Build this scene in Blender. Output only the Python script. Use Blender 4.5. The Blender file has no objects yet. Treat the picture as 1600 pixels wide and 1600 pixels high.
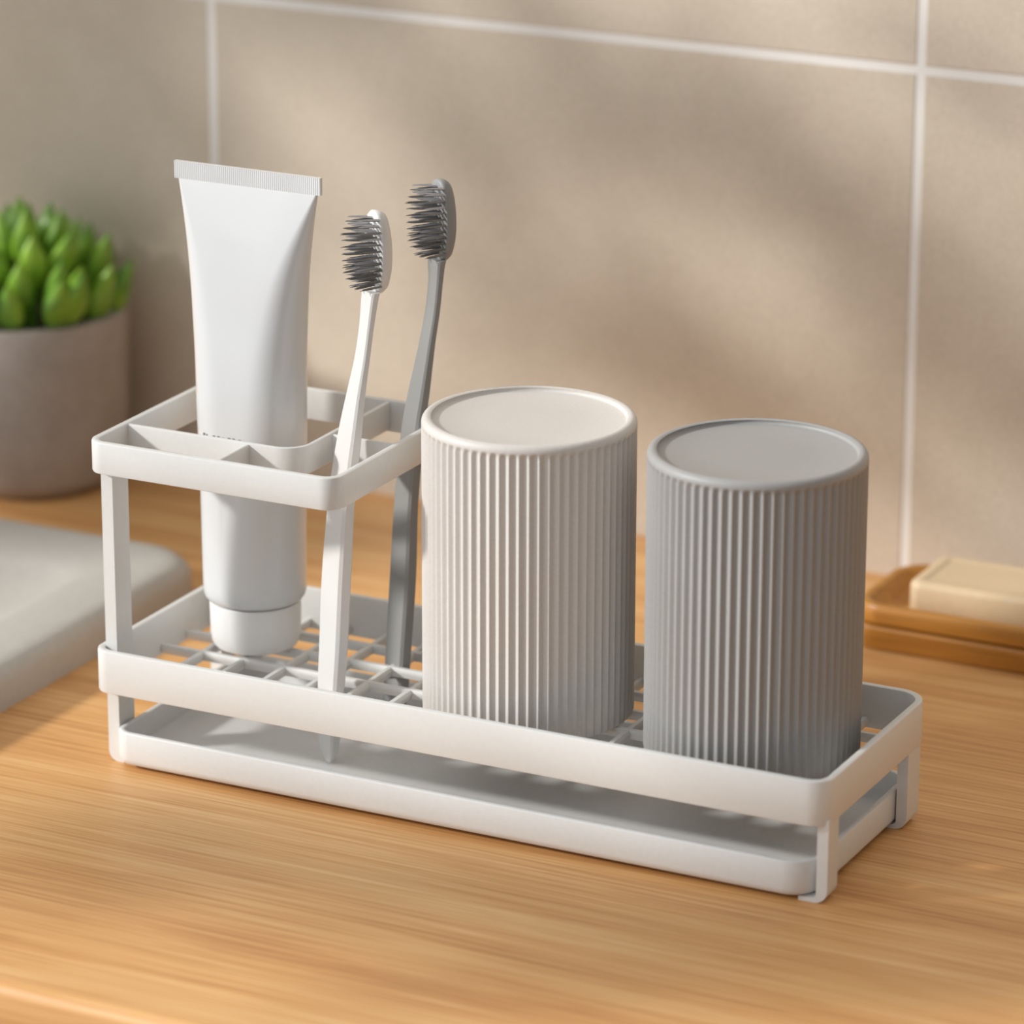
import bpy, bmesh, math, random
from mathutils import Vector, Matrix
S = 0.01                                   # the numbers below are centimetres
C = bpy.context.scene.collection
PI = math.pi
random.seed(7)

# ------------------------------------------------------------------ materials
def mat(name, col, rough=.5, coat=0, sss=0, spec=.5):
    m = bpy.data.materials.new(name); m.use_nodes = True
    b = m.node_tree.nodes['Principled BSDF']
    b.inputs['Base Color'].default_value = (*col, 1)
    b.inputs['Roughness'].default_value = rough
    b.inputs['Coat Weight'].default_value = coat
    b.inputs['Coat Roughness'].default_value = .12
    b.inputs['Specular IOR Level'].default_value = spec
    if sss:
        b.inputs['Subsurface Weight'].default_value = sss
        b.inputs['Subsurface Radius'].default_value = (.004, .003, .0025)
        b.inputs['Subsurface Scale'].default_value = 1
    return m
class G:
    """tiny node helper"""
    def __init__(s, m): s.t = m.node_tree; s.b = s.t.nodes['Principled BSDF']
    def n(s, ty, **k):
        x = s.t.nodes.new(ty)
        for a, v in k.items(): setattr(x, a, v)
        return x
    def l(s, a, b): s.t.links.new(a, b)
    def math(s, op, a, b=None, c=None):
        x = s.n('ShaderNodeMath', operation=op)
        for i, v in enumerate((a, b, c)):
            if v is None: continue
            if isinstance(v, (int, float)): x.inputs[i].default_value = v
            else: s.l(v, x.inputs[i])
        return x.outputs[0]
    def pos(s, scale=(1, 1, 1), rot=(0, 0, 0)):
        g = s.n('ShaderNodeTexCoord'); mp = s.n('ShaderNodeMapping')
        mp.inputs['Scale'].default_value = scale; mp.inputs['Rotation'].default_value = rot
        s.l(g.outputs['Object'], mp.inputs['Vector']); return mp.outputs[0]
    def noise(s, vec, scale, detail=4, rough=.5, dist=0):
        x = s.n('ShaderNodeTexNoise'); s.l(vec, x.inputs['Vector'])
        x.inputs['Scale'].default_value = scale; x.inputs['Detail'].default_value = detail
        x.inputs['Roughness'].default_value = rough; x.inputs['Distortion'].default_value = dist
        return x.outputs['Fac']
    def ramp(s, fac, stops):
        x = s.n('ShaderNodeValToRGB'); s.l(fac, x.inputs[0])
        e = x.color_ramp.elements
        while len(e) < len(stops): e.new(.5)
        for i, (p, c) in enumerate(stops): e[i].position = p; e[i].color = (*c, 1)
        return x.outputs[0]
    def mix(s, f, a, b, mode='MIX'):
        x = s.n('ShaderNodeMix', data_type='RGBA', blend_type=mode)
        for sock, v in ((x.inputs[0], f), (x.inputs[6], a), (x.inputs[7], b)):
            if isinstance(v, (int, float)): sock.default_value = v
            elif isinstance(v, tuple): sock.default_value = (*v, 1)
            else: s.l(v, sock)
        return x.outputs[2]
    def bump(s, h, strength, dist):
        x = s.n('ShaderNodeBump'); x.inputs['Strength'].default_value = strength
        x.inputs['Distance'].default_value = dist; s.l(h, x.inputs['Height'])
        s.l(x.outputs[0], s.b.inputs['Normal'])

def speckled(m, col, amt=.06, scale=700, bump=.15):
    g = G(m); v = g.pos()
    f = g.noise(v, scale, 2, .6)
    c = g.ramp(f, [(.3, tuple(k * (1 - amt) for k in col)), (.7, tuple(min(1, k * (1 + amt)) for k in col))])
    g.l(c, g.b.inputs['Base Color'])
    if bump: g.bump(f, bump, .0002)
    return m

M = {}
M['white'] = speckled(mat('white_plastic', (.71, .71, .695), .34, .15), (.71, .71, .695), .015, 500, .03)
M['tray'] = speckled(mat('tray_plastic', (.71, .715, .71), .38, .1), (.71, .715, .71), .02, 500, .03)
M['tube'] = mat('tube_plastic', (.69, .70, .71), .25, .4, 0)
M['cap'] = mat('cap_plastic', (.80, .80, .795), .38, .1)
M['beige'] = speckled(mat('beige_ceramic', (.64, .61, .58), .5), (.64, .61, .58), .03, 900, .08)
M['grey'] = speckled(mat('grey_ceramic', (.33, .325, .32), .5), (.33, .325, .32), .03, 900, .08)
M['bwhite'] = mat('brush_white', (.70, .69, .675), .32, .2)
M['bgrey'] = mat('brush_grey', (.27, .27, .265), .5, 0)
M['ink'] = mat('dark_ink', (.03, .03, .03), .5)
M['bristle'] = mat('grey_bristle', (.19, .185, .18), .3, .3)
M['bristle2'] = mat('pale_bristle', (.5, .5, .52), .25, .2)
M['soil'] = speckled(mat('potting_soil', (.05, .035, .025), .9), (.05, .035, .025), .5, 400, .6)

def concrete(name, base, dark):
    m = mat(name, base, .8); g = G(m); v = g.pos()
    f = g.noise(v, 45, 6, .62); f2 = g.noise(v, 600, 2, .5)
    c = g.ramp(f, [(.3, dark), (.68, base)])
    c = g.mix(.35, c, g.ramp(f2, [(.3, tuple(k * .75 for k in base)), (.7, tuple(k * 1.15 for k in base))]))
    g.l(c, g.b.inputs['Base Color']); g.bump(g.math('ADD', f, f2), .35, .0006)
    return m
M['concrete'] = concrete('concrete_pot', (.44, .385, .345), (.33, .28, .245))
M['sink'] = speckled(mat('cast_stone', (.47, .45, .42), .5), (.47, .45, .42), .04, 300, .05)

def leaf_mat():
    m = mat('succulent_leaf', (.18, .36, .03), .42, .15, .0); g = G(m)
    v = g.pos(); f = g.noise(v, 60, 2, .5)
    g.l(g.ramp(f, [(.3, (.10, .25, .02)), (.7, (.30, .50, .04))]), g.b.inputs['Base Color'])
    g.b.inputs['Subsurface Weight'].default_value = .25
    g.b.inputs['Subsurface Radius'].default_value = (.003, .005, .001)
    return m
M['leaf'] = leaf_mat()
M['treeleaf'] = mat('tree_leaf', (.08, .2, .03), .5)
M['bark'] = speckled(mat('bark', (.14, .09, .05), .9), (.14, .09, .05), .4, 120, .4)

def wood(name, dark, mid, light, rough=.42, grain=1.0, fine=.8):
    """long grain along x"""
    m = mat(name, mid, rough); g = G(m)
    v = g.pos((2.2, 42, 42)); w = g.noise(v, 2.2 * grain, 5, .6, .6)
    v2 = g.pos((9, 420, 420)); w2 = g.noise(v2, 1.6 * grain, 3, .6, .2)
    v3 = g.pos((.9, 9, 9)); w3 = g.noise(v3, 1.6 * grain, 3, .5, .3)
    f = g.math('ADD', g.math('MULTIPLY', w, .34), g.math('MULTIPLY', w2, fine * .5))
    f = g.math('ADD', f, g.math('MULTIPLY', w3, .26))
    c = g.ramp(f, [(.36, dark), (.50, mid), (.64, light)])
    g.l(c, g.b.inputs['Base Color'])
    g.l(g.ramp(w2, [(.3, (rough + .1,) * 3), (.7, (rough - .06,) * 3)]), g.b.inputs['Roughness'])
    g.bump(w2, .12, .0004)
    return m
M['counter'] = wood('worktop_wood', (.47, .20, .060), (.68, .36, .135), (.82, .53, .24))
M['dish'] = wood('honey_wood', (.30, .12, .02), (.48, .21, .035), (.62, .31, .06), .38, 1.4)
M['soap'] = speckled(mat('cream_soap', (.72, .56, .36), .45, 0, .2), (.72, .56, .36), .03, 300, .05)
M['cabinet'] = wood('cabinet_wood', (.25, .12, .05), (.38, .2, .09), (.46, .26, .12))

def wall_mat():
    m = mat('beige_tile', (.50, .41, .31), .55); g = G(m)
    v = g.pos(); sep = g.n('ShaderNodeSeparateXYZ'); g.l(v, sep.inputs[0])
    X, Z = sep.outputs[0], sep.outputs[2]
    n1 = g.noise(v, 9, 5, .6, .3); n2 = g.noise(v, 520, 2, .6); n3 = g.noise(v, 60, 4, .6)
    t = g.ramp(n1, [(.32, (.585, .505, .405)), (.68, (.69, .61, .50))])
    t = g.mix(.22, t, g.ramp(n3, [(.3, (.53, .445, .35)), (.7, (.72, .635, .525))]))
    t = g.mix(.22, t, g.ramp(n2, [(.3, (.45, .38, .30)), (.7, (.79, .70, .59))]))
    def line(c, per, off, half):
        a = g.math('MODULO', g.math('ADD', c, 100 * per - off + per / 2), per)
        d = g.math('ABSOLUTE', g.math('SUBTRACT', a, per / 2))
        r = g.n('ShaderNodeMapRange', interpolation_type='SMOOTHSTEP'); g.l(d, r.inputs[0])
        r.inputs[1].default_value = half + .0004; r.inputs[2].default_value = half - .0004
        return r.outputs[0]
    k = g.math('MAXIMUM', line(X, .2930, .1633, .0017), line(Z, .2600, .1912, .0017))
    c = g.mix(k, t, (.86, .84, .81))
    g.l(c, g.b.inputs['Base Color'])
    h = g.math('ADD', g.math('MULTIPLY', k, -1.0), g.math('MULTIPLY', n2, .12))
    g.bump(h, .5, .0012)
    return m
M['wall'] = wall_mat()
M['floor'] = speckled(mat('stone_floor', (.35, .30, .25), .6), (.35, .30, .25), .1, 20, 0)

# ------------------------------------------------------------------ object helpers
def obj(name, bm, m, parent=None, smooth=True, angle=35, recalc=True):
    if recalc: bmesh.ops.recalc_face_normals(bm, faces=bm.faces[:])
    me = bpy.data.meshes.new(name); bm.to_mesh(me); bm.free()
    ms = m if isinstance(m, (list, tuple)) else [m]
    for k in ms: me.materials.append(M[k])
    if smooth:
        for p in me.polygons: p.use_smooth = True
        me.set_sharp_from_angle(angle=math.radians(angle))
    o = bpy.data.objects.new(name, me); C.objects.link(o)
    if parent: o.parent = parent; o.matrix_parent_inverse = Matrix.Translation(-parent.location)
    return o
def thing(name, label, cat, loc=(0, 0, 0), group=None):
    o = bpy.data.objects.new(name, None); C.objects.link(o)
    o.location = Vector(loc) * S; o.empty_display_size = .02
    return tag(o, label, cat, group)
def tag(o, label, cat, group=None):
    o['label'] = label; o['category'] = cat
    if group: o['group'] = group
    return o
def struct(name, bm, m, **k):
    o = obj(name, bm, m, **k); o['kind'] = 'structure'; return o

def V(bm, p): return bm.verts.new((p[0] * S, p[1] * S, p[2] * S))
def loft(bm, loops, close=False, cap=True, cap0=None, cap1=None, mi=0):
    """loops: list of equal-length lists of points (cm)"""
    R = [[V(bm, p) for p in L] for L in loops]
    n = len(R[0]); m = len(R)
    for i in range(m if close else m - 1):
        a, b = R[i], R[(i + 1) % m]
        for j in range(n):
            f = bm.faces.new((a[j], a[(j + 1) % n], b[(j + 1) % n], b[j])); f.material_index = mi
    if not close:
        if cap if cap0 is None else cap0: bm.faces.new(R[0][::-1]).material_index = mi
        if cap if cap1 is None else cap1: bm.faces.new(R[-1]).material_index = mi
    return R
def rrect(x0, x1, y0, y1, r, z, n=8):
    rr = r if isinstance(r, tuple) else (r,) * 4       # back right, back left, front left, front right
    out = []
    for (sx, sy, a0), r in zip(((1, 1, 0), (0, 1, 90), (0, 0, 180), (1, 0, 270)), rr):
        r = max(r, .01); cx = x1 - r if sx else x0 + r; cy = y1 - r if sy else y0 + r
        for k in range(n + 1):
            a = math.radians(a0 + 90 * k / n)
            out.append((cx + r * math.cos(a), cy + r * math.sin(a), z))
    return out
def inset_loops(x0, x1, y0, y1, r, st, n=8):
    return [rrect(x0 + i, x1 - i, y0 + i, y1 - i, tuple(k - i for k in r) if isinstance(r, tuple) else r - i, z, n) for i, z in st]
def box(bm, x0, x1, y0, y1, z0, z1, b=.06):
    """box with bevelled edges"""
    tmp = bmesh.new(); bmesh.ops.create_cube(tmp, size=1)
    for v in tmp.verts:
        v.co = Vector(((x0 + x1) / 2 + v.co.x * (x1 - x0), (y0 + y1) / 2 + v.co.y * (y1 - y0), (z0 + z1) / 2 + v.co.z * (z1 - z0))) * S
    if b: bmesh.ops.bevel(tmp, geom=tmp.edges[:], offset=b * S, segments=3, profile=.5, affect='EDGES')
    me = bpy.data.meshes.new('t'); tmp.to_mesh(me); tmp.free(); bm.from_mesh(me); bpy.data.meshes.remove(me)
def ribbon(bm, pts, t, z0, z1, b=.05):
    """wall of thickness t that follows a polyline in plan, with rounded top edge"""
    P = [Vector((p[0], p[1])) for p in pts]; L = []
    for i, p in enumerate(P):
        d = (P[min(i + 1, len(P) - 1)] - P[max(i - 1, 0)]).normalized(); nrm = Vector((-d.y, d.x))
        h = t / 2
        prof = [(-h, z0 + b), (-h + b, z0), (h - b, z0), (h, z0 + b), (h, z1 - b), (h - b * .3, z1 - b * .3), (h - b, z1), (-h + b, z1), (-h + b * .3, z1 - b * .3), (-h, z1 - b)]
        L.append([(p.x + nrm.x * o, p.y + nrm.y * o, z) for o, z in prof])
    loft(bm, L)
def ring(bm, cx, cy, r, z, n=48): return [(cx + r * math.cos(2 * PI * k / n), cy + r * math.sin(2 * PI * k / n), z) for k in range(n)]
def lathe(bm, cx, cy, prof, n=64, cap0=True, cap1=True):
    return loft(bm, [ring(bm, cx, cy, r, z, n) for r, z in prof], cap0=cap0, cap1=cap1)
def arc(cx, cy, r, a0, a1, n=8):
    return [(cx + r * math.cos(math.radians(a0 + (a1 - a0) * k / n)), cy + r * math.sin(math.radians(a0 + (a1 - a0) * k / n))) for k in range(n + 1)]

# ------------------------------------------------------------------ the setting
bm = bmesh.new(); box(bm, -150, 170, 29.4, 41, -90, 160, 0)
struct('wall_back', bm, 'wall', smooth=False)
bm = bmesh.new(); box(bm, -150, 170, -150, 29.4, -92, -90, 0)
struct('floor', bm, 'floor', smooth=False)
bm = bmesh.new()                           # wooden worktop with a rounded front edge
prof = [(29.4, 0), (-15.3, 0)] + [(-15.3 + .45 * math.cos(math.radians(a)), -.45 + .45 * math.sin(math.radians(a))) for a in (100, 120, 140, 160, 180)] + \
       [(-15.75, -3.5), (-15.5, -3.9), (-15.2, -4), (29.4, -4)]
loft(bm, [[(x, y, z) for y, z in prof] for x in (-110, 130)])
tag(obj('worktop', bm, 'counter', angle=50), 'warm brown wooden worktop under the rack, running along the tiled wall', 'worktop')
cab = thing('vanity_cabinet', 'wooden vanity cabinet below the worktop', 'cabinet', (10, 8, -90))
bm = bmesh.new(); box(bm, -105, 125, -12.5, 29.3, -90, -4, .2); obj('carcass', bm, 'cabinet', cab)
for i in range(4):
    bm = bmesh.new(); box(bm, -104 + 57.2 * i, -104 + 57.2 * i + 56.4, -14.4, -12.5, -82, -5.2, .2)
    d = obj('door', bm, 'cabinet', cab)
    bm = bmesh.new(); box(bm, -104 + 57.2 * i + (50 if i % 2 == 0 else 3), -104 + 57.2 * i + (53 if i % 2 == 0 else 6), -16, -14.4, -25, -12, .3)
    h = obj('door_handle', bm, 'bgrey', d)

# wash basin: cast slab with a broad rim and a shallow bowl
bm = bmesh.new()
st = [(0, 0), (0, .9), (.08, 1.15), (.28, 1.38), (.55, 1.48), (.9, 1.5), (2.9, 1.32), (3.4, 1.15), (4.2, .8), (6, .55), (9, .45), (12, .42)]
x0, x1, y0, y1 = -50, -5.7, -12, 16.8
loft(bm, [rrect(x0 + i, x1 - i, y0 + i, y1 - i, max(2.4 - i * .2, 1.2), z, 14) for i, z in st])
tag(obj('washbasin', bm, 'sink', angle=60), 'shallow off-white stone washbasin with rounded corner, left of the rack', 'washbasin')

# ------------------------------------------------------------------ the rack
rack = thing('toothbrush_rack', 'white plastic two-tier toothbrush rack with slotted top ring and grid shelf', 'rack', (12.6, 4.27, 0))
T = .26
def band(x0, x1, y0, y1, r, z0, z1, t=T, b=.07):
    st = [(b * .3, z0 + b * .3), (0, z0 + b), (0, z1 - b), (b * .3, z1 - b * .3), (b, z1), (t - b, z1), (t - b * .3, z1 - b * .3), (t, z1 - b), (t, z0 + b), (t - b * .3, z0 + b * .3), (t - b, z0), (b, z0)]
    bm = bmesh.new(); loft(bm, inset_loops(x0, x1, y0, y1, r, st, 10), close=True); return bm
obj('shelf_rail', band(-.38, 25.40, 0, 8.66, (1.0, .7, .6, .7), 2.55, 4.02), 'white', rack)
obj('top_ring', band(-.38, 8.78, 0, 8.54, .62, 10.02, 11.1), 'white', rack)
bm = bmesh.new()
ribbon(bm, [(-.25, 2.3), (2, 2.3), (4.15, 2.3), (5.3, 2.3)] + arc(5.3, 3.15, .85, -90, 0)[1:] + [(6.15, 5), (6.15, 7), (6.15, 8.42)], .17, 10.1, 11.06)
ribbon(bm, [(4.35, .12), (4.35, 1.2), (4.35, 2.28)], .14, 10.12, 11.02)
ribbon(bm, [(6.18, 4.42), (7.3, 4.42), (8.65, 4.42)], .14, 10.12, 11.02)
obj('divider', bm, 'white', rack)
# grid shelf: bars that taper downwards
bm = bmesh.new()
def bar(a, b, w=.12, z=2.95, h=.34):
    a, b = Vector(a), Vector(b); d = (b - a).normalized(); n = Vector((-d.y, d.x))
    prof = [(-w * .45, z - h), (w * .45, z - h), (w * .95, z - h * .55), (w, z - .10), (w * .6, z - .02), (-w * .6, z - .02), (-w, z - .10), (-w * .95, z - h * .55)]
    loft(bm, [[(p.x + n.x * o, p.y + n.y * o, zz) for o, zz in prof] for p in (a, b)])
for k in range(16): bar((1.42 + 1.56 * k, .15), (1.42 + 1.56 * k, 8.4))
for y in (.87, 2.43, 3.99, 5.55, 7.11): bar((-.25, y), (25.3, y), .12, 2.96)
obj('grid_shelf', bm, 'white', rack)
def plate(bm, x0, x1, y0, y1, z0, z1): box(bm, x0, x1, y0, y1, z0, z1, .07)
for y0, y1 in ((.55, 1.5), (7.1, 8.05)):            # left posts run from the feet up to carry the ring
    bm = bmesh.new(); pts = [(-.14, 10.2), (-.14, .35)] + [(.21 - .35 * math.cos(a), .35 - .35 * math.sin(a)) for a in [PI / 2 * k / 6 for k in range(1, 7)]] + [(.42, 0), (.42, .2), (.28, .3), (.28, 10.2)]
    loft(bm, [[(x, y, z) for x, z in pts] for y in (y0, y1)])
    bmesh.ops.bevel(bm, geom=[e for e in bm.edges if e.is_manifold and e.calc_face_angle(0) > 1.2], offset=.05 * S, segments=2, affect='EDGES')
    obj('post', bm, 'white', rack)
def foot(bm, s, xo, xi, y0, y1, ztop):
    """L shaped leg: upright plate plus a lip that runs in under the drip tray; s=+1 right side"""
    t = .36; r = .42; pts = []
    pts += [(xo, ztop), (xo, r)]
    pts += [(xo - s * r + s * r * math.cos(a), r - r * math.sin(a)) for a in [PI / 2 * k / 6 for k in range(1, 7)]]
    pts += [(xi, 0), (xi, .13), (xo - s * (t + .1), .14), (xo - s * t, .24), (xo - s * t, ztop)]
    loft(bm, [[(x, y, z) for x, z in pts] for y in (y0, y1)])
for y0, y1 in ((.32, 1.12), (6.8, 7.8)):
    bm = bmesh.new(); foot(bm, 1, 25.38, 24.45, y0, y1, 2.7)
    bmesh.ops.bevel(bm, geom=[e for e in bm.edges if e.is_manifold and e.calc_face_angle(0) > 1.2], offset=.04 * S, segments=2, affect='EDGES')
    obj('leg', bm, 'white', rack)

# drip tray
bm = bmesh.new()
st = [(.3, .15), (.12, .18), (.03, .28), (0, .4), (0, 1.24), (.03, 1.29), (.08, 1.31), (.14, 1.31), (.19, 1.29), (.22, 1.22), (.26, .5), (.34, .4), (.5, .36)]
loft(bm, inset_loops(.34, 24.97, 0, 8.5, (1.0, .6, .6, 1.0), st, 10))
tag(obj('drip_tray', bm, 'tray'), 'long white shallow drip tray lying between the feet under the grid shelf', 'tray')

# ------------------------------------------------------------------ tumblers
def tumbler(name, cx, m, label):
    bm = bmesh.new(); NF = 68; per = 8; n = NF * per
    z0, z1, R = 2.965, 12.70, 3.38
    def lp(r, z, d):
        out = []
        for k in range(n):
            ph = (k % per) / per; s = .5 - .5 * math.cos(2 * PI * ph)
            a = 2 * PI * k / n; rr = r - d * (s ** .8)
            out.append((cx + rr * math.cos(a), 4.27 + rr * math.sin(a), z))
        return out
    d = .105
    zt = z1 - .31
    P = [(3.1, z0 + .08, 0), (3.16, z0, 0), (R - .06, z0, d * .5), (R, z0 + .06, d)]
    P += [(R, z0 + .06 + (zt - z0 - .2) * k / 6, d) for k in range(1, 7)]
    P += [(R, zt - .06, d * .9), (R, zt - .02, d * .6), (R, zt + .03, d * .2), (R, zt + .06, 0), (R, z1 - .2, 0)]
    P += [(R - .2 + .2 * math.cos(math.radians(a)), z1 - .2 + .2 * math.sin(math.radians(a)), 0) for a in (20, 40, 60, 80, 100, 120)]
    P += [(3.10, z1 - .08, 0), (3.07, z1 - .14, 0), (3.0, z1 - .16, 0), (1.5, z1 - .16, 0)]
    loft(bm, [lp(*p) for p in P], cap0=False, cap1=True)
    inner = [(3.1, z0 + .08), (3.08, 8), (3.05, z1 - .6), (2.8, z1 - .45), (1.5, z1 - .45)]
    lathe(bm, cx, 4.27, inner, 96, cap0=False)
    o = obj(name, bm, m, angle=50)
    return tag(o, label, 'tumbler')
tumbler('tumbler', 13.35, 'beige', 'upturned beige ribbed tumbler in the rack, beside the two toothbrushes')
tumbler('tumbler', 21.12, 'grey', 'upturned grey ribbed tumbler at the right end of the rack')

# ------------------------------------------------------------------ toothpaste tube
tp = thing('toothpaste_tube', 'white toothpaste tube standing on its cap in the rack', 'toothpaste', (2.72, 5.3, 2.96))
def stadium(cx, cy, L, R, z, n=20):
    out = []
    for s, a0 in ((1, -90), (-1, 90)):
        for k in range(n + 1):
            a = math.radians(a0 + 180 * k / n); out.append((cx + s * L + R * math.cos(a), cy + R * math.sin(a), z))
        for k in (1, 2, 3): out.append((cx + s * L * (1 - k / 2), cy + s * R, z))
    return out
tx, ty = 2.72, 5.3
key = [(5.1, 0.02, 1.70), (7, .12, 1.63), (9, .28, 1.51), (10.8, .49, 1.38), (13.1, .68, 1.24), (15.3, 1.10, .96), (16.5, 1.47, .72), (17.3, 1.85, .47), (17.95, 2.17, .27), (18.35, 2.37, .15), (18.60, 2.50, .07)]
def interp(z):
    for a, b in zip(key, key[1:]):
        if a[0] <= z <= b[0]:
            t = (z - a[0]) / (b[0] - a[0]); return a[1] + (b[1] - a[1]) * t, a[2] + (b[2] - a[2]) * t
    return key[-1][1:]
bm = bmesh.new()
L = [stadium(tx, ty, .02, r, z) for r, z in ((1.2, 4.68), (1.5, 4.68), (1.59, 4.72), (1.66, 4.82), (1.69, 4.95))]
zs = [5.1 + (18.60 - 5.1) * k / 50 for k in range(51)]
import itertools
raw = [interp(z) for z in zs]
sm = []
for i in range(len(raw)):
    w = raw[max(0, i - 2):i + 3] if 2 <= i < len(raw) - 2 else [raw[i]]
    sm.append((sum(a for a, _ in w) / len(w), sum(b for _, b in w) / len(w)))
L += [stadium(tx, ty, l, r, z) for (l, r), z in zip(sm, zs)]
loft(bm, L)
obj('tube_body', bm, 'tube', tp, angle=60)
bm = bmesh.new()                                   # crimped end with fine vertical ribs
n = 150; prof = []
for k in range(n + 1): prof.append((tx - 2.7 + 5.4 * k / n, ty - .065 - (.012 if k % 2 else 0)))
for k in range(n + 1): prof.append((tx + 2.7 - 5.4 * k / n, ty + .065 + (.012 if k % 2 else 0)))
loft(bm, [[(x, y, z) for x, y in prof] for z in (18.60, 19.17)])
obj('crimped_seal', bm, 'tube', tp, smooth=False)
bm = bmesh.new(); lathe(bm, tx, ty, [(1.0, 2.97), (1.18, 2.99), (1.38, 3.08), (1.46, 3.22), (1.50, 3.5), (1.52, 4.52), (1.50, 4.60), (1.42, 4.63), (1.15, 4.64), (1.15, 4.70)], 72)
obj('cap', bm, 'cap', tp)
bm = bmesh.new()                                   # faint line of small print low on the tube, mostly hidden by the divider
lf, rf = interp(10.5)
for x, w in ((-1.05, .05), (-.93, .03), (-.62, .05), (-.45, .04), (-.28, .05), (-.05, .06), (.12, .05), (.34, .05)):
    yy = ty - (rf if abs(x) < lf else math.sqrt(max(.01, rf * rf - (abs(x) - lf) ** 2))) - .004
    box(bm, tx + x - w, tx + x + w, yy - .003, yy + .02, 10.27, 10.50 + .03 * ((x * 7) % 1), 0)
obj('small_print', bm, 'ink', tp, smooth=False)

# ------------------------------------------------------------------ toothbrushes
Bd = Vector((-.47, -.8827)).normalized(); Wd = Vector((.8827, -.47)).normalized()
def toothbrush(label, m, st, head, group='toothbrushes'):
    """st: (x,y,z,apparent width px) along the handle; head: (x,y,z) centre of head, tilt"""
    t = thing('toothbrush', label, 'toothbrush', st[0][:3])
    bm = bmesh.new(); L = []
    N = 6; dense = []
    for i in range(len(st) - 1):                   # catmull-rom through the stations
        p0, p1, p2, p3 = st[max(i - 1, 0)], st[i], st[i + 1], st[min(i + 2, len(st) - 1)]
        for k in range(N):
            u = k / N
            dense.append(tuple(.5 * (2 * b + (c - a) * u + (2 * a - 5 * b + 4 * c - d) * u * u + (3 * b - a - 3 * c + d) * u ** 3) for a, b, c, d in zip(p0, p1, p2, p3)))
    dense.append(st[-1])
    for (x, y, z, px) in dense:
        w = px * .0110; h = px * .0048; c = .33 * h + .02 * w
        loop = [(-w, -h + c), (-w + c, -h), (w - c, -h), (w, -h + c), (w, h - c), (w - c, h), (-w + c, h), (-w, h - c)]
        L.append([(x + Wd.x * a + Bd.x * b, y + Wd.y * a + Bd.y * b, z) for a, b in loop])
    loft(bm, L); obj('handle', bm, m, t, angle=28)
    hx, hy, hz, tilt = head
    # head axes: U up (tilted towards the back of the brush), W sideways, F bristle direction
    W3 = Vector((Wd.x, Wd.y, 0)); U = Vector((-Bd.x * math.sin(tilt), -Bd.y * math.sin(tilt), math.cos(tilt))); F = U.cross(W3) * -1
    if F.dot(Vector((Bd.x, Bd.y, 0))) < 0: F = -F
    O = Vector((hx, hy, hz))
    HH, HW = 1.37, .56
    def outline(s, n=40):
        out = []
        for k in range(n):
            a = 2 * PI * k / n; ca, sa = math.cos(a), math.sin(a)
            u = HH * abs(sa) ** .9 * (1 if sa > 0 else -1) * s
            w = HW * abs(ca) ** .75 * (1 if ca > 0 else -1) * s
            if u < 0: w *= 1 - .30 * (abs(u) / HH) ** 2
            out.append((w, u))
        return out
    bm = bmesh.new()
    LL = []
    for s, f in ((.80, -.34), (.92, -.28), (.98, -.16), (1, 0), (.97, .06), (.92, .09)):
        LL.append([tuple(O + W3 * w + U * u + F * f) for w, u in outline(s)])
    loft(bm, LL); obj('head', bm, m, t, angle=50)
    # the bristles: rows of fine tapering tufts that fan a little, domed outline
    bm = bmesh.new(); rnd = random.Random(3)
    rows = 12
    for r_ in range(rows):
        u = -1.06 + 2.16 * r_ / (rows - 1)
        hw = HW * .80 * math.sqrt(max(0, 1 - (abs(u) / 1.42) ** 3))
        cols = 5 if abs(u) < 1.0 else 3
        for c_ in range(cols):
            w = -hw + 2 * hw * c_ / (cols - 1)
            for q in range(2):
                du, dw = rnd.uniform(-.03, .03), rnd.uniform(-.04, .04)
                root = O + W3 * (w + dw) + U * (u + du) + F * .05
                ln = (.98 - .20 * (u / 1.15) ** 2 - .05 * abs(w)) * rnd.uniform(.92, 1.02)
                d = (F + U * (.09 + .07 * u + rnd.uniform(-.05, .05)) + W3 * (w * .14 + rnd.uniform(-.05, .05))).normalized()
                a1 = d.orthogonal().normalized(); a2 = d.cross(a1)
                L3 = []
                for f, rr in ((0, .040), (.5, .038), (.85, .024), (1, .006)):
                    L3.append([tuple(root + d * ln * f + (a1 * math.cos(g) + a2 * math.sin(g)) * rr) for g in (0, 2.094, 4.189)])
                loft(bm, L3, mi=(1 if rnd.random() < .38 else 0))
    o = obj('bristles', bm, ['bristle', 'bristle2'], t, recalc=False); o['kind'] = 'stuff'
    return t
#STATIONS
w_st = [(6.84, 2.81, 0.42, 12), (6.85, 2.84, 0.66, 25), (6.85, 2.83, 1.11, 37), (6.89, 2.91, 2.8, 47), (6.95, 3.01, 4.34, 51), (7.02, 3.15, 6.78, 52), (7.12, 3.33, 9.16, 47), (7.2, 3.48, 10.33, 45), (7.3, 3.66, 11.51, 41), (7.4, 3.86, 12.66, 33), (7.52, 4.08, 13.8, 27), (7.6, 4.24, 14.83, 26), (7.66, 4.36, 15.71, 30), (7.69, 4.4, 15.95, 32)]
g_st = [(7.56, 5.73, 0.36, 6), (7.58, 5.78, 0.66, 26), (7.61, 5.83, 1.17, 38), (7.66, 5.92, 2.05, 44), (7.71, 6.02, 3.48, 46), (7.8, 6.2, 5.96, 47), (7.87, 6.32, 8.4, 43), (8.0, 6.56, 10.81, 41), (8.11, 6.76, 11.99, 38), (8.19, 6.92, 12.84, 33), (8.28, 7.09, 13.77, 28), (8.37, 7.26, 14.71, 26), (8.43, 7.36, 15.65, 26), (8.44, 7.4, 16.17, 30), (8.46, 7.42, 16.38, 32)]
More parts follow.
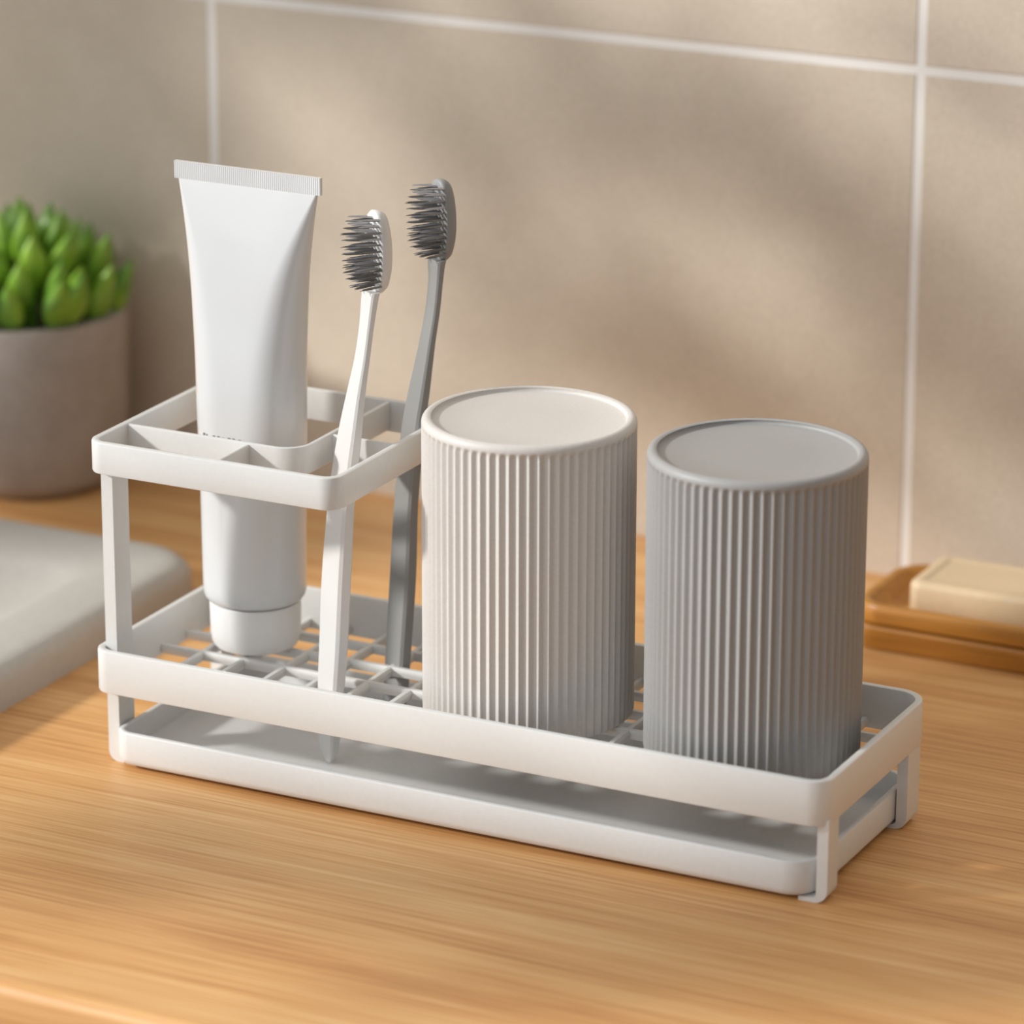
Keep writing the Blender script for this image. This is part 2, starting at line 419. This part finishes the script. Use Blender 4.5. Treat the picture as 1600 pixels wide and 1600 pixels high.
toothbrush('white toothbrush with grey bristles, standing in front of the grey one', 'bwhite', w_st, (7.77, 4.56, 17.2, -0.02))
toothbrush('grey toothbrush with grey bristles, behind the white one', 'bgrey', g_st, (8.51, 7.51, 17.65, -0.02))
#ENDST

# ------------------------------------------------------------------ potted succulent
PX, PY = -19.2, 25.1
pot = thing('potted_succulent', 'green succulent with plump pointed leaves in a grey concrete pot', 'plant', (PX, PY, 0))
bm = bmesh.new()
lathe(bm, PX, PY, [(2.9, 0), (3.3, .08), (3.6, .35), (3.78, .8), (3.95, 2.5), (4.03, 5), (4.07, 6.9), (4.03, 7.0), (3.55, 7.0), (3.5, 6.9), (3.45, 5.6)], 80)
obj('pot', bm, 'concrete', pot)
bm = bmesh.new(); lathe(bm, PX, PY, [(3.46, 5.9), (3.46, 6.25), (2, 6.5), (.5, 6.6)], 40); obj('soil', bm, 'soil', pot)
def leaf(bm, base, d, ln, w):
    """plump pointed leaf"""
    d = d.normalized(); side = d.cross(Vector((0, 0, 1)));
    if side.length < .05: side = Vector((1, 0, 0))
    side.normalize(); up = side.cross(d); LL = []
    for f, k in ((0, .35), (.12, .62), (.3, .92), (.48, 1), (.65, .86), (.8, .58), (.92, .26), (1, .04)):
        c = base + d * ln * f + Vector((0, 0, 1)) * (ln * .10 * f * f)
        LL.append([tuple(c + side * math.cos(a) * w * k + up * math.sin(a) * w * .72 * k) for a in [2 * PI * j / 10 for j in range(10)]])
    loft(bm, LL)
rnd = random.Random(11)
bm = bmesh.new()
for cnt, rr in ((1, 0), (6, .95), (10, 1.85), (14, 2.65), (18, 3.2)):
    for k in range(cnt):
        a = 2 * PI * k / cnt + rr * 1.3 + rnd.uniform(-.12, .12)
        q = rr + rnd.uniform(-.15, .1)
        ti = math.radians(4 + 26 * rr / 3.3 + rnd.uniform(-7, 7))
        z = 6.2 + 2.5 * (1 - (rr / 3.5) ** 2) + rnd.uniform(-.3, .3)
        b = Vector((PX + q * math.cos(a), PY + q * math.sin(a), z))
        d = Vector((math.cos(a) * math.sin(ti), math.sin(a) * math.sin(ti), math.cos(ti)))
        if (b + d * 2.4).y > 28.9: d = Vector((d.x, d.y * .2, d.z))
        leaf(bm, b, d, rnd.uniform(2.1, 2.6), rnd.uniform(.52, .66))
        for f in ((6.0, z + .1),):             # stub of stem under each leaf
            loft(bm, [[(b.x + .16 * math.cos(g), b.y + .16 * math.sin(g), h) for g in [PI / 3 * j for j in range(6)]] for h in f])
obj('leaves', bm, 'leaf', pot)

# ------------------------------------------------------------------ soap dish and soap
dish = thing('soap_dish', 'honey-coloured wooden soap dish with a raised rim, by the tiled wall', 'soap dish', (25, 25, 0))
bm = bmesh.new(); loft(bm, inset_loops(17.1, 32.4, 21.65, 27.1, 1.1, [(.25, 0), (.05, .05), (0, .15), (0, .78), (.06, .86), (.25, .88)], 10))
obj('base_board', bm, 'dish', dish)
bm = bmesh.new(); loft(bm, inset_loops(17.3, 32.4, 21.7, 27.0, (1.5, 1.5, 1.1, 1.1), [(.35, .86), (.2, .90), (.04, .98), (0, 1.1), (0, 1.5), (.06, 1.6), (.18, 1.64), (.38, 1.62), (.5, 1.52), (.72, 1.15), (.9, 1.05), (1.3, 1.03)], 10))
obj('upper_tray', bm, 'dish', dish)
bm = bmesh.new(); loft(bm, inset_loops(19.0, 27.5, 22.75, 26.25, .5, [(.3, 1.07), (.1, 1.1), (0, 1.25), (0, 2.13), (.04, 2.24), (.14, 2.32), (.30, 2.35), (.50, 2.35), (.56, 2.31), (.64, 2.31)], 8))
tag(obj('soap_bar', bm, 'soap'), 'cream bar of soap lying in the wooden soap dish', 'soap')

# ------------------------------------------------------------------ tree added out of view, its leaf clusters placed to shade wall and worktop
sun = Vector((.8, .6, 0)).normalized() * math.cos(math.radians(26)); sun.z = -math.sin(math.radians(26))
tree = thing('added_shade_tree', 'added out-of-view leafy tree in a pot, placed to dapple the sunlight', 'tree', (-75, -38, -90))
bm = bmesh.new(); lathe(bm, -75, -38, [(14, -90), (17, -88), (20, -60), (20.5, -58), (19, -58), (18.5, -62)], 40); obj('pot', bm, 'concrete', tree)
bm = bmesh.new()
def tube(bm, pts, r0, r1, n=8):
    P = [Vector(p) for p in pts]; LL = []
    for i, p in enumerate(P):
        d = (P[min(i + 1, len(P) - 1)] - P[max(i - 1, 0)]).normalized(); a1 = d.orthogonal().normalized(); a2 = d.cross(a1)
        r = r0 + (r1 - r0) * i / (len(P) - 1)
        LL.append([tuple(p + (a1 * math.cos(2 * PI * k / n) + a2 * math.sin(2 * PI * k / n)) * r) for k in range(n)])
    loft(bm, LL)
tube(bm, [(-75, -38, -62), (-73, -37, -30), (-76, -35, 0), (-72, -30, 30), (-68, -22, 55)], 2.2, 1)
GOB = [((6.6, 29.4, 6.8), 50, (2.4, .8), 11, 1.6), ((19.8, 29.4, 6.6), 50, (2.2, 1.3), 14, 1.7), ((8.5, 29.4, 15.4), 52, (4.5, 1.0), 14, 1.6),
       ((-20, 29.4, 15.5), 56, (3.4, 3.9), 58, 2.2), ((-6, 29.4, 19.5), 62, (3, 1.2), 7, 1.7), ((20, 29.4, 17), 60, (2.5, 2.5), 7, 1.6),
       ((31, -.8, 0), 62, (2.6, .8), 40, 1.7), ((6, -4.4, 0), 66, (2.6, .5), 15, 1.5), ((14, -4.2, 0), 66, (2.6, .5), 15, 1.5), ((21.5, -4.2, 0), 66, (2.2, .5), 13, 1.5), ((-10.5, 22.5, 0), 58, (2.2, 1.3), 34, 1.7)]  # spots to darken; each added leaf cluster sits back along the sun ray
for (wx, wy, wz), D, sp, cnt, w in GOB:
    s_ = Vector((wx, wy, wz)) - sun * D
    tube(bm, [(-68, -22, 50), ((s_.x - 68) / 2 - 3, (s_.y - 22) / 2, (s_.z + 55) / 2 + 4), tuple(s_)], .35, .15, 6)

obj('trunk', bm, 'bark', tree)
bm = bmesh.new(); rnd = random.Random(5)
def flat_leaf(c, ax, w, nrm):
    ax = ax.normalized(); sd = ax.cross(nrm).normalized(); n2 = sd.cross(ax)
    L = ax.length; pts = []
    ln = w * 1.9
    loop = [(-1, 0), (-.7, .55), (-.2, .95), (.3, .85), (.7, .45), (1, 0), (.7, -.45), (.3, -.85), (-.2, -.95), (-.7, -.55)]
    top = [V(bm, c + ax * a * ln + sd * b * w + n2 * (.10 * w * abs(b) + .05)) for a, b in loop]
    bot = [V(bm, c + ax * a * ln + sd * b * w + n2 * (.10 * w * abs(b) - .05)) for a, b in loop]
    bm.faces.new(top); bm.faces.new(bot[::-1])
    for i in range(10): bm.faces.new((top[i], bot[i], bot[(i + 1) % 10], top[(i + 1) % 10]))
for (wx, wy, wz), D, sp, cnt, w in GOB:
    tgt = Vector((wx, wy, wz)); src = tgt - sun * D
    for k in range(cnt):
        off = Vector((rnd.gauss(0, sp[0]), rnd.gauss(0, 2.0), rnd.gauss(0, sp[1])))
        ax = Vector((rnd.uniform(-1, 1), rnd.uniform(-1, 1), rnd.uniform(-.9, .3)))
        flat_leaf(src + off, ax, w * rnd.uniform(.7, 1.2), (sun + Vector((rnd.uniform(-.5, .5), rnd.uniform(-.5, .5), rnd.uniform(-.5, .5)))).normalized())
o = obj('shade_foliage', bm, 'treeleaf', tree, smooth=False)

# ------------------------------------------------------------------ light
ld = bpy.data.lights.new('sunlight', 'SUN'); ld.energy = 3.35; ld.angle = math.radians(5); ld.color = (1, .98, .94)
lo = bpy.data.objects.new('sunlight', ld); C.objects.link(lo); lo.rotation_euler = sun.to_track_quat('-Z', 'Y').to_euler(); lo.location = (-1.5, -1, 1.4)
w = bpy.data.worlds.new('daylight'); bpy.context.scene.world = w; w.use_nodes = True
nt = w.node_tree; nt.nodes.clear()
tc = nt.nodes.new('ShaderNodeTexCoord'); dt = nt.nodes.new('ShaderNodeVectorMath'); dt.operation = 'DOT_PRODUCT'
dt.inputs[1].default_value = Vector((-.70, -.50, .50)).normalized()
nt.links.new(tc.outputs['Generated'], dt.inputs[0])
rp = nt.nodes.new('ShaderNodeValToRGB'); mr = nt.nodes.new('ShaderNodeMapRange')
mr.inputs[1].default_value = -1; mr.inputs[2].default_value = 1
nt.links.new(dt.outputs['Value'], mr.inputs[0]); nt.links.new(mr.outputs[0], rp.inputs[0])
e = rp.color_ramp.elements
e[0].position = .25; e[0].color = (.11, .098, .088, 1)
e[1].position = 1; e[1].color = (1.10, 1.13, 1.17, 1)
x = e.new(.62); x.color = (.36, .355, .35, 1)
bg = nt.nodes.new('ShaderNodeBackground'); bg.inputs[1].default_value = .95
ou = nt.nodes.new('ShaderNodeOutputWorld')
nt.links.new(rp.outputs[0], bg.inputs[0]); nt.links.new(bg.outputs[0], ou.inputs[0])

# ------------------------------------------------------------------ camera
cd = bpy.data.cameras.new('camera'); cam = bpy.data.objects.new('camera', cd); C.objects.link(cam)
cd.sensor_width = 36; cd.sensor_height = 36; cd.sensor_fit = 'HORIZONTAL'; cd.lens = 6478.41 * 36 / 1600
R_ = Vector((0.89292189, 0.45020677, 0.00208825)); F_ = Vector((-0.42684921, 0.848052, -0.3140184))
U_ = R_.cross(F_).normalized(); R_ = F_.cross(U_).normalized()
mw = Matrix((( R_.x, U_.x, -F_.x, 0), (R_.y, U_.y, -F_.y, 0), (R_.z, U_.z, -F_.z, 0), (0, 0, 0, 1)))
mw.translation = Vector((68.54946733, -106.58886336, 50.45966043)) * S
cam.matrix_world = mw
cd.dof.use_dof = True; cd.dof.aperture_fstop = 8.5
cd.dof.focus_distance = (Vector((11, 2.5, 7)) - Vector((68.549, -106.589, 50.46))).dot(F_) * S
cd.clip_start = .05; cd.clip_end = 50
sc = bpy.context.scene; sc.camera = cam
sc.view_settings.view_transform = 'Standard'; sc.view_settings.look = 'None'
sc.view_settings.gamma = 1; sc.view_settings.use_curve_mapping = False; sc.view_settings.exposure = 0.05
